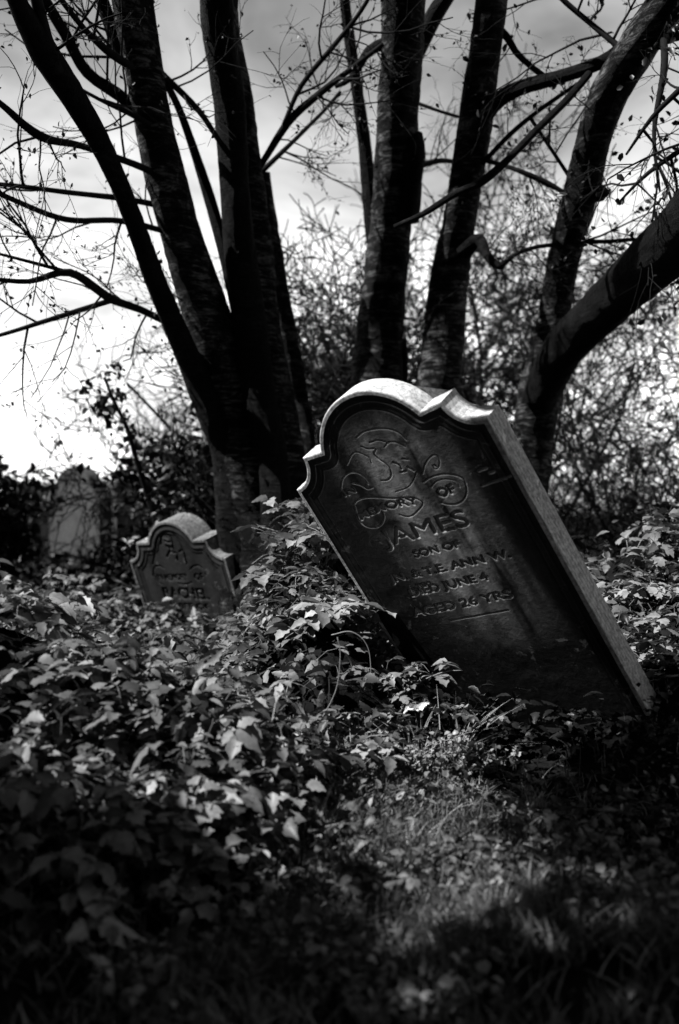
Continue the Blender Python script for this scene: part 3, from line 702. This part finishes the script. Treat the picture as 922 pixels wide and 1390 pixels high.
for (a, b_) in (((172, 580), (130, 545)), ((155, 545), (122, 522)), ((190, 640), (165, 562)), ((200, 680), (82, 600)), ((82, 600), (58, 640))):
    Pq, Rq = spline([at(*a, 5.0), at((a[0]+b_[0])/2, (a[1]+b_[1])/2-6, 4.97), at(*b_, 4.95)], [.004, .003, .002], .05); tube(mb, Pq, Rq, 4)
mb.build('twigs', M['twig'], sap)

# ------------------------------------------------------------------ ground cover of leaves (nobody could count it)
def vis_fan(n, y0, y1, rg, margin=1.25):
    y = rg.uniform(y0**1.0, y1, n); x = rg.uniform(-1, 1, n)*(461/F*y*margin); return x, y
rg = np.random.default_rng(12)
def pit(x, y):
    """sparse grass and shade-coloured leaves under the overhang of the leaning stone"""
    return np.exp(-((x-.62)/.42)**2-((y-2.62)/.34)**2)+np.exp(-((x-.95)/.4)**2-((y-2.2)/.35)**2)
def stone_hit(x, y, z, st, pad=.02):
    p = (np.stack([x, y, z], -1)-st.t)@st.R
    return (np.abs(p[:, 0]) < st.W+pad) & (p[:, 1] > -pad) & (p[:, 1] < st.T+pad)
gc = MB()
x, y = vis_fan(40000, 1.25, 5.2, rg)
z = H(x, y)+np.abs(rg.normal(0, .06, len(x)))
dens = np.clip(.52+6.5*fbm(x*3.6+7, y*3.6, 3), .13, 1)*np.where(pit(x, y) > .35, .9, 1)
grassy = (x > -.02-.6*np.clip(2.2-y, 0, 1)) & (y < 2.55)
dens = np.where(grassy & (pit(x, y) < .35), dens*.10, dens)
dens = np.where(y < 1.7, dens*.35, dens)
k = (rg.random(len(x)) < dens) & ~stone_hit(x, y, z, J) & ~stone_hit(x, y, z, RS)
P = np.stack([x, y, z], -1)[k]; gk = grassy[k]
size = rg.uniform(.024, .062, len(P))*(1+.9*fbm(P[:,0]*2+3, P[:,1]*2, 2))*np.where(gk, .5, 1)
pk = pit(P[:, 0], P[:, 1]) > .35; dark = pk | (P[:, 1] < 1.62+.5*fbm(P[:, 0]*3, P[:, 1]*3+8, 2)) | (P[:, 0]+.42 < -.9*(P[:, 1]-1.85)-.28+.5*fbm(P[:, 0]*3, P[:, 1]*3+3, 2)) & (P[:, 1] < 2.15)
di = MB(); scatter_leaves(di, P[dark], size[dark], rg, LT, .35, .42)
o = di.build('shade_dark_leaves', M['holly']); o['kind'] = 'stuff'  # foreground and overhang shade painted in as near-black leaf colour
P, size = P[~dark], size[~dark]
tri = rg.random(len(P)) < .42
scatter_leaves(gc, P[~tri], size[~tri], rg, LT, .4, .5)
scatter_leaves(gc, P[tri]+[0, 0, .02], size[tri]*1.75, rg, TRI, .3, .4)
o = gc.build('ground_cover_leaves', M['leaf']); o['kind'] = 'stuff'

# far undergrowth: small leaves
gc = MB(); x, y = vis_fan(9000, 5.0, 9.5, rg, 1.3); z = H(x, y)+np.abs(rg.normal(0, .07, len(x)))
scatter_leaves(gc, np.stack([x, y, z], -1), rg.uniform(.05, .1, len(x)), rg, [lo_leaf(.34)], .4, .5)
o = gc.build('far_undergrowth', M['holly']); o['kind'] = 'stuff'

# ------------------------------------------------------------------ grass
def blades(mb, P, L, rg, lean=.5, width=.0022, droop=.6):
    n = len(P); az = rg.uniform(0, 2*PI, n); ln = np.abs(rg.normal(lean*.6, lean*.5, n)); w = width*rg.uniform(.6, 1.5, n)
    d = np.stack([np.cos(az), np.sin(az), np.zeros(n)], -1); s_ = np.stack([-np.sin(az), np.cos(az), np.zeros(n)], -1)
    tw = rg.uniform(0, PI, n); s_ = s_*np.cos(tw)[:, None]+d*np.sin(tw)[:, None]
    K = 5; V = np.zeros((n, K*2, 3)); tt = np.linspace(0, 1, K)
    for i, t in enumerate(tt):
        hx = ln*t+droop*ln*t*t; hz = t-.35*droop*ln*t*t*1.6
        c = P+L[:, None]*(d*hx[:, None]+np.array([0, 0, 1.])*hz[:, None]); ww = (w*(1-t**1.5)+.0003)[:, None]
        V[:, 2*i] = c-s_*ww; V[:, 2*i+1] = c+s_*ww
    q = np.array([(2*i, 2*i+1, 2*i+3, 2*i+2) for i in range(K-1)])
    mb.add(V.reshape(-1, 3), (q[None]+(np.arange(n)*K*2)[:, None, None]).reshape(-1, 4), None, np.repeat(rg.random(n), K*2))
gm = MB(); x = rg.uniform(-.75, 1.05, 60000); y = rg.uniform(1.3, 2.65, len(x))
de = np.clip(.7+2.5*fbm(x*5, y*5+3, 3), .1, 1)*np.where(grass_ := ((x > -.02-.6*np.clip(2.2-y, 0, 1))), 1, .12)*np.where(pit(x, y) > .5, .03, 1)
de = np.where(y < 1.6, de*.25, de)
k = rg.random(len(x)) < de; P = np.stack([x, y, H(x, y)-.03], -1)[k]
blades(gm, P, rg.uniform(.02, .07, len(P)), rg, .7)
o = gm.build('grass', M['grass']); o['kind'] = 'stuff'
# mossy mixed leaflets among the grass
gc = MB(); x = rg.uniform(-.7, .95, 9000); y = rg.uniform(1.45, 2.5, len(x)); kk = (x > -.05-.6*np.clip(2.2-y, 0, 1)) & (fbm(x*6+1, y*6, 3) > -.02) & (pit(x, y) < .5)
x, y = x[kk], y[kk]; z = H(x, y)+rg.uniform(-.02, .03, len(x))
scatter_leaves(gc, np.stack([x, y, z], -1), rg.uniform(.012, .032, len(x)), rg, [lo_leaf(.4), lo_leaf(.3)], .5, .5)
o = gc.build('low_weeds', M['leaf']); o['kind'] = 'stuff'
# tufts one can tell apart
def tuft(px, py, y, n, L, label, lean=.8):
    p = at(px, py, y); x0, y0 = p[0], p[1]; gz = float(H(x0, y0))-.02
    r = tag(empty('grass_tuft', (x0, y0, gz)), label, 'grass', 'grass tufts at the foot of the leaning stone'); mb = MB()
    P = np.stack([x0+rg.normal(0, .018, n), y0+rg.normal(0, .018, n), np.full(n, gz)], -1)
    blades(mb, P, rg.uniform(.6, 1.2, n)*L, rg, lean, .0018, .9); mb.build('blades', M['tuft'], r)
tuft(562, 1020, 2.55, 40, .17, 'tuft of long thin grass left of the small-leaved clump')
tuft(616, 1025, 2.58, 46, .20, 'tuft of long arching grass rising behind the small-leaved clump')
tuft(722, 1085, 2.30, 130, .085, 'spiky short grass tuft right of the small-leaved clump', 1.1)
tuft(640, 1100, 2.35, 90, .06, 'flattened grass tuft just in front of the small-leaved clump', 1.2)
tuft(800, 1120, 2.25, 30, .12, 'sparse tall grass blades at the right, at the edge of the dark')
tuft(430, 1080, 2.1, 40, .10, 'loose grass tuft under the pale broad leaves left of centre')

# ------------------------------------------------------------------ leafy plants one can tell apart
def plant(name, base, hgt, nst, leaf, label, cat='plant', group=None, seed=0, per=4, spread=.5, lm='leaf_plant', tri=True, tint=(0, 1)):
    rg = np.random.default_rng(seed); x0, y0 = base; gz = float(H(x0, y0))-.02
    r = tag(empty(name, (x0, y0, gz)), label, cat, group); ms = MB(); ml = MB()
    for s_ in range(nst):
        a = rg.uniform(0, 2*PI); d = np.array([math.cos(a)*spread, math.sin(a)*spread, 1.]); L = hgt*rg.uniform(.6, 1.1); P = [np.array([x0, y0, gz])+rg.normal(0, .012, 3)*[1, 1, 0]]
        for i in range(6):
            d = d+np.array([math.cos(a)*.16, math.sin(a)*.16, -.16])+rg.normal(0, .06, 3); d /= np.linalg.norm(d); P.append(P[-1]+d*L/6)
        P = np.array(P); tube(ms, P, np.linspace(.0028, .0012, 7), 5, a=rg.random())
        for j in range(per):
            f = 1. if j == 0 else rg.uniform(.35, .95); q = P[int(f*6)] if f == 1 else P[int(f*6)]+(P[int(f*6)+1]-P[int(f*6)])*(f*6-int(f*6))
            az = rg.uniform(0, 2*PI); pl = leaf*rg.uniform(.4, 1.0); e = q+np.array([math.cos(az)*pl, math.sin(az)*pl, pl*.35]); tube(ms, [q, (q+e)/2+[0, 0, .004], e], [.0013, .0011, .0009], 4, a=rg.random())
            ks = 3 if tri else 1; t0 = rg.uniform(*tint)
            for m_ in range(ks):
                aa = az+(0, 1.15, -1.15)[m_]+rg.normal(0, .12); B = frames(np.array([aa]), np.array([rg.normal(-.1, .22)]), np.array([rg.normal(0, .3)]), rg)
                put(ml, LT[rg.integers(0, 4)], e[None], B, np.array([leaf*rg.uniform(.8, 1.15)]), np.array([np.clip(t0+rg.normal(0, .1), 0, 1)]))
    ms.build('stems', M['stem'], r); ml.build('leaves', M[lm], r); return r
PG = 'leafy plants over the mound and bank'
def pxy(px, y): return ((px-461)/F*y, y)
for i, (px, y, h, ns, lf, lab) in enumerate([
    (435, 3.35, .30, 7, .078, 'bushy leafy plant rising highest, beside the left edge of the leaning headstone'),
    (405, 3.75, .20, 6, .078, 'leafy plant with broad leaves in front of the multi-stemmed trunk base'),
    (470, 3.00, .24, 6, .078, 'leafy plant touching the lower left edge of the leaning headstone'),
    (392, 3.30, .18, 6, .078, 'leafy plant just right of the small headstone'),
    (400, 3.00, .18, 6, .078, 'leafy plant on the mound directly below the tallest one'),
    (300, 3.10, .10, 6, .05, 'leafy plant in front of the small headstone on its right side'),
    (235, 3.40, .15, 5, .05, 'leafy plant whose upright stem crosses the foot of the small headstone'),
    (540, 2.85, .24, 5, .055, 'drooping leafy sprig hanging in the dark in front of the leaning headstone face'),
    (600, 2.85, .20, 4, .055, 'single drooping leafy sprig furthest right against the dark headstone face'),
    (320, 2.50, .16, 6, .078, 'leafy plant in the middle of the slope below the small headstone'),
    (480, 2.50, .17, 7, .050, 'pale round-leaved plant just left of the grass tufts'),
    (420, 2.30, .15, 6, .050, 'leafy plant low on the slope beside the curled dead leaf'),
    (225, 2.05, .20, 7, .078, 'pale broad-leaved plant standing out against the dark at lower left'),
    (120, 2.30, .16, 6, .078, 'leafy plant at the left on the crest of the bank'),
    (30, 2.50, .16, 6, .078, 'leafy plant at the left edge below the far headstone'),
    (180, 2.70, .14, 6, .05, 'leafy plant on the bank between the left edge and the small headstone'),
    (330, 2.0, .13, 6, .045, 'leafy plant low in the foreground left of the grass'),
    (790, 3.30, .22, 7, .055, 'leafy plant right behind the sloping edge of the leaning headstone'),
    (850, 3.30, .22, 7, .060, 'large-leaved plant right of the leaning headstone'),
    (910, 3.10, .26, 7, .060, 'blurred large-leaved plant at the right edge of the photo'),
    (820, 3.05, .16, 5, .050, 'small-leaved low plant under the large-leaved one, right of the leaning headstone'),
    (880, 2.9, .16, 5, .05, 'sparse leafy plant low at the right in the shade'),
    (880, 2.25, .08, 4, .03, 'tiny leafy sprig in the dark at lower right')]):
    plant('leafy_plant', pxy(px, y), h, ns+(3 if px > 700 and y > 3 else 0), lf, lab, 'plant', PG, 100+i, tint=(.6, 1.) if px > 700 else (0, 1))
# clump of tiny round leaves
r = None
rg2 = np.random.default_rng(40); c0 = pxy(618, 2.52); gz = float(H(*c0))
r = tag(empty('small_leaved_plant', (c0[0], c0[1], gz)), 'dense clump of tiny pale round leaves on the grass below the leaning headstone', 'plant')
ms = MB(); ml = MB()
for k in range(70):
    px = rg2.normal(0, .10); py = rg2.normal(0, .04); h_ = rg2.uniform(.03, .09)*(1-abs(px)*2.2)
    if h_ < .02: continue
    b_ = np.array([c0[0]+px, c0[1]+py, gz-.02]); e = b_+np.array([rg2.normal(0, .012), rg2.normal(0, .012), h_+.02]); tube(ms, [b_, (b_+e)/2, e], [.0014, .0012, .001], 4, a=.5)
    n = 9; P = b_+(e-b_)*rg2.uniform(.4, 1.05, n)[:, None]+rg2.normal(0, .006, (n, 3)); scatter_leaves(ml, P, rg2.uniform(.010, .018, n), rg2, [lo_leaf(.5, .2)], .4, .6, rg2.uniform(.5, 1, n))
ms.build('stems', M['stem'], r); ml.build('leaves', M['leaf_plant'], r)
# long bare stalks of bramble
def stalk(pts, y, wpx, label):
    P = [at(a, b_, y+dy) for a, b_, dy in pts]; r = tag(empty('bramble_stem', P[0]), label, 'stem', 'bare stalks among the leaves'); mb = MB()
    Pq, Rq = spline(P, np.linspace(wpx/2/F*y, wpx/3/F*y, len(P)), .01); tube(mb, Pq, Rq, 6, .1, a=.9); mb.build('stalk', M['stem'], r)
stalk([(395, 1000, 0), (425, 990, 0), (455, 940, 0), (462, 890, 0), (458, 865, 0)], 2.45, 1.8, 'thin pale upright stalk in the middle of the slope')
stalk([(470, 859, 0), (500, 859, 0), (511, 860, 0)], 2.8, 2.6, 'short straight pale stalk lying level below the left edge of the leaning headstone')
stalk([(450, 862, 0), (478, 858, 0), (500, 880, 0), (505, 935, 0)], 2.7, 1.8, 'pale bent stalk hanging in the dark left of the headstone face')
stalk([(515, 975, 0), (530, 968, 0), (548, 970, 0)], 2.6, 2.6, 'pale arched stalk ending near the shrivelled white leaf')
# dead leaves
def dead(px, py, y, size, az, label, seed):
    rg_ = np.random.default_rng(seed); V, Q = leaf_template(11, True, .16, 1.1, .1, .05); p = at(px, py, y)
    V = V.copy(); V[:, 2] += .10*np.sin(V[:, 0]*9); mb = MB(); B = frames(np.array([az]), np.array([.25]), np.array([.6]), rg_)
    put(mb, (V, Q), p[None]*0, B, np.array([size]), np.array([.9])); o = mb.build('dead_leaf', M['dead']); o.location = tuple(p); tag(o, label, 'leaf', 'shrivelled white leaves')
dead(548, 968, 2.62, .09, .35, 'shrivelled white leaf hanging in the dark below the headstone face', 1)
dead(396, 998, 2.38, .055, -.5, 'curled white dead leaf lying on the slope at centre left', 2)

# ------------------------------------------------------------------ unseen canopies added to shade the foreground and block sky (behind and over the camera)
def shade_canopy(loc, label, boxes, seed, n_leaf=.14):
    rg_ = np.random.default_rng(seed); r = tag(empty('added_canopy', loc), label, 'tree', 'added shade canopies behind the viewer'); mt = MB(); ml = MB()
    cz = 3.2; P, R = spline([loc, (loc[0]+.1, loc[1]+.1, 1.5), (loc[0], loc[1]+.2, 3.), (loc[0]-.1, loc[1]+.3, 5.)], [.28, .22, .17, .08], .1); tube(mt, P, R, 14, .08)
    for (x0, x1, y0, y1, z0, z1, n) in boxes:
        c = np.array([(x0+x1)/2, (y0+y1)/2, (z0+z1)/2])
        for _ in range(3):
            e = np.array([rg_.uniform(x0, x1), rg_.uniform(y0, y1), rg_.uniform(z0, z1)]); s0 = P[int(len(P)*.6)]
            Pb, Rb = spline([s0, (s0+e)/2+[0, 0, .2], e], [.07, .05, .02], .15); tube(mt, Pb, Rb, 6, .05)
        Q_ = np.stack([rg_.uniform(x0, x1, n), rg_.uniform(y0, y1, n), rg_.uniform(z0, z1, n)], -1)+rg_.normal(0, .09, (n, 3))
        scatter_leaves(ml, Q_, rg_.uniform(.7, 1.3, n)*n_leaf, rg_, [lo_leaf(.34)], .4, .5)
    mt.build('trunk', M['bark_dark'], r); ml.build('added_canopy_crown', M['shade_canopy'], r)
# x0,x1,y0,y1,z0,z1,n : crown layers
shade_canopy((1.2, -2.2, -.05), 'unseen tree canopy behind the viewer, added to shade the foreground',
    [(-3.4, 3., -2.2, .68, 2.7, 3.7, 16500), (-3.4, -2.55, .6, .95, 2.85, 3.1, 900), (-1.66, -.6, .7, 1.34, 2.9, 3.1, 2400), (-1.46, -.6, 1.3, 1.52, 2.9, 3.1, 500), (-1.70, -1.44, 1.34, 1.62, 2.97, 3.03, 300)], 61)
shade_canopy((-3.6, -3., -.05), 'second unseen canopy behind the viewer, further left, added to block sky light', [(-5., -1., -4.5, -2., .8, 4.5, 9000), (-5., -3., -2.2, 1.3, .3, 2.3, 5000)], 62, .2)
shade_canopy((3.2, -3.2, -.05), 'third unseen canopy behind the viewer, further right, added to block sky light', [(1.4, 5.2, -4.8, -1.8, .6, 4.4, 9000)], 63, .2)

# ------------------------------------------------------------------ world, sun, camera
w = bpy.data.worlds.new('World'); bpy.context.scene.world = w; w.use_nodes = True; nt = w.node_tree
bg = nt.nodes['Background']
sk = N(nt, 'ShaderNodeTexSky'); sk.sky_type = 'NISHITA'; sk.sun_disc = False
sk.sun_elevation = math.asin(SUN[2]); sk.sun_rotation = math.atan2(SUN[0], SUN[1]) % (2*PI); sk.dust_density = 2.5
bw = N(nt, 'ShaderNodeRGBToBW'); nt.links.new(sk.outputs['Color'], bw.inputs['Color'])
tc_ = N(nt, 'ShaderNodeTexCoord'); mp = N(nt, 'ShaderNodeMapping'); mp.inputs['Scale'].default_value = (1.0, 1.0, 2.2)
nt.links.new(tc_.outputs['Generated'], mp.inputs['Vector'])
cl = ramp(nt, noise(nt, mp.outputs['Vector'], 3.2, 7, .55, .4), [(.36, .50), (.62, 1.3)])
SKY_GAIN = .15
sx = N(nt, 'ShaderNodeSeparateXYZ'); nt.links.new(tc_.outputs['Generated'], sx.inputs[0])
def mth(op, a, b_=None, c_=None):
    n_ = N(nt, 'ShaderNodeMath'); n_.operation = op
    for i_, v_ in enumerate((a, b_, c_)):
        if v_ is None: continue
        if isinstance(v_, (int, float)): n_.inputs[i_].default_value = v_
        else: nt.links.new(v_, n_.inputs[i_])
    return n_.outputs[0]
# thin bright haze low, grey cloud higher up; added fill from the right, sky dimmed behind
low = N(nt, 'ShaderNodeMapRange'); low.interpolation_type = 'SMOOTHSTEP'; nt.links.new(sx.outputs['Z'], low.inputs[0])
for i_, v_ in zip((1, 2, 3, 4), (.02, .52, 1.8, .66)): low.inputs[i_].default_value = v_
side = N(nt, 'ShaderNodeMapRange'); side.interpolation_type = 'SMOOTHSTEP'; nt.links.new(mth('ADD', sx.outputs['Y'], mth('MULTIPLY', mth('MAXIMUM', sx.outputs['X'], 0.), 1.1)), side.inputs[0])
for i_, v_ in zip((1, 2, 3, 4), (.0, .85, .14, 1.0)): side.inputs[i_].default_value = v_
cl = mul(nt, cl, mth('MULTIPLY', low.outputs[0], side.outputs[0]))
mu = mul(nt, bw.outputs['Val'], cl); nt.links.new(mu, bg.inputs['Color']); bg.inputs['Strength'].default_value = SKY_GAIN
ld = bpy.data.lights.new('sun', 'SUN'); ld.energy = 5.0; ld.angle = math.radians(.5); ld.color = (1, 1, 1)
lo = link(bpy.data.objects.new('sun', ld)); lo.location = tuple(SUN*10)
lo.rotation_euler = Vector(SUN).to_track_quat('Z', 'Y').to_euler()
cd = bpy.data.cameras.new('camera'); cam = link(bpy.data.objects.new('camera', cd)); cam.location = (0, 0, CZ); cam.rotation_euler = (PI/2, 0, 0)
cd.sensor_fit = 'VERTICAL'; cd.sensor_height = 36; cd.lens = 36*F/1390; cd.clip_end = 3000; cd.clip_start = .02
cd.dof.use_dof = True; cd.dof.focus_distance = 2.95; cd.dof.aperture_fstop = 1.6
s = bpy.context.scene; s.camera = cam
s.view_settings.view_transform = 'Standard'; s.view_settings.look = 'None'; s.view_settings.gamma = 1; s.view_settings.exposure = 1.3
s.cycles.max_bounces = 4; s.cycles.diffuse_bounces = 2; s.cycles.transparent_max_bounces = 4
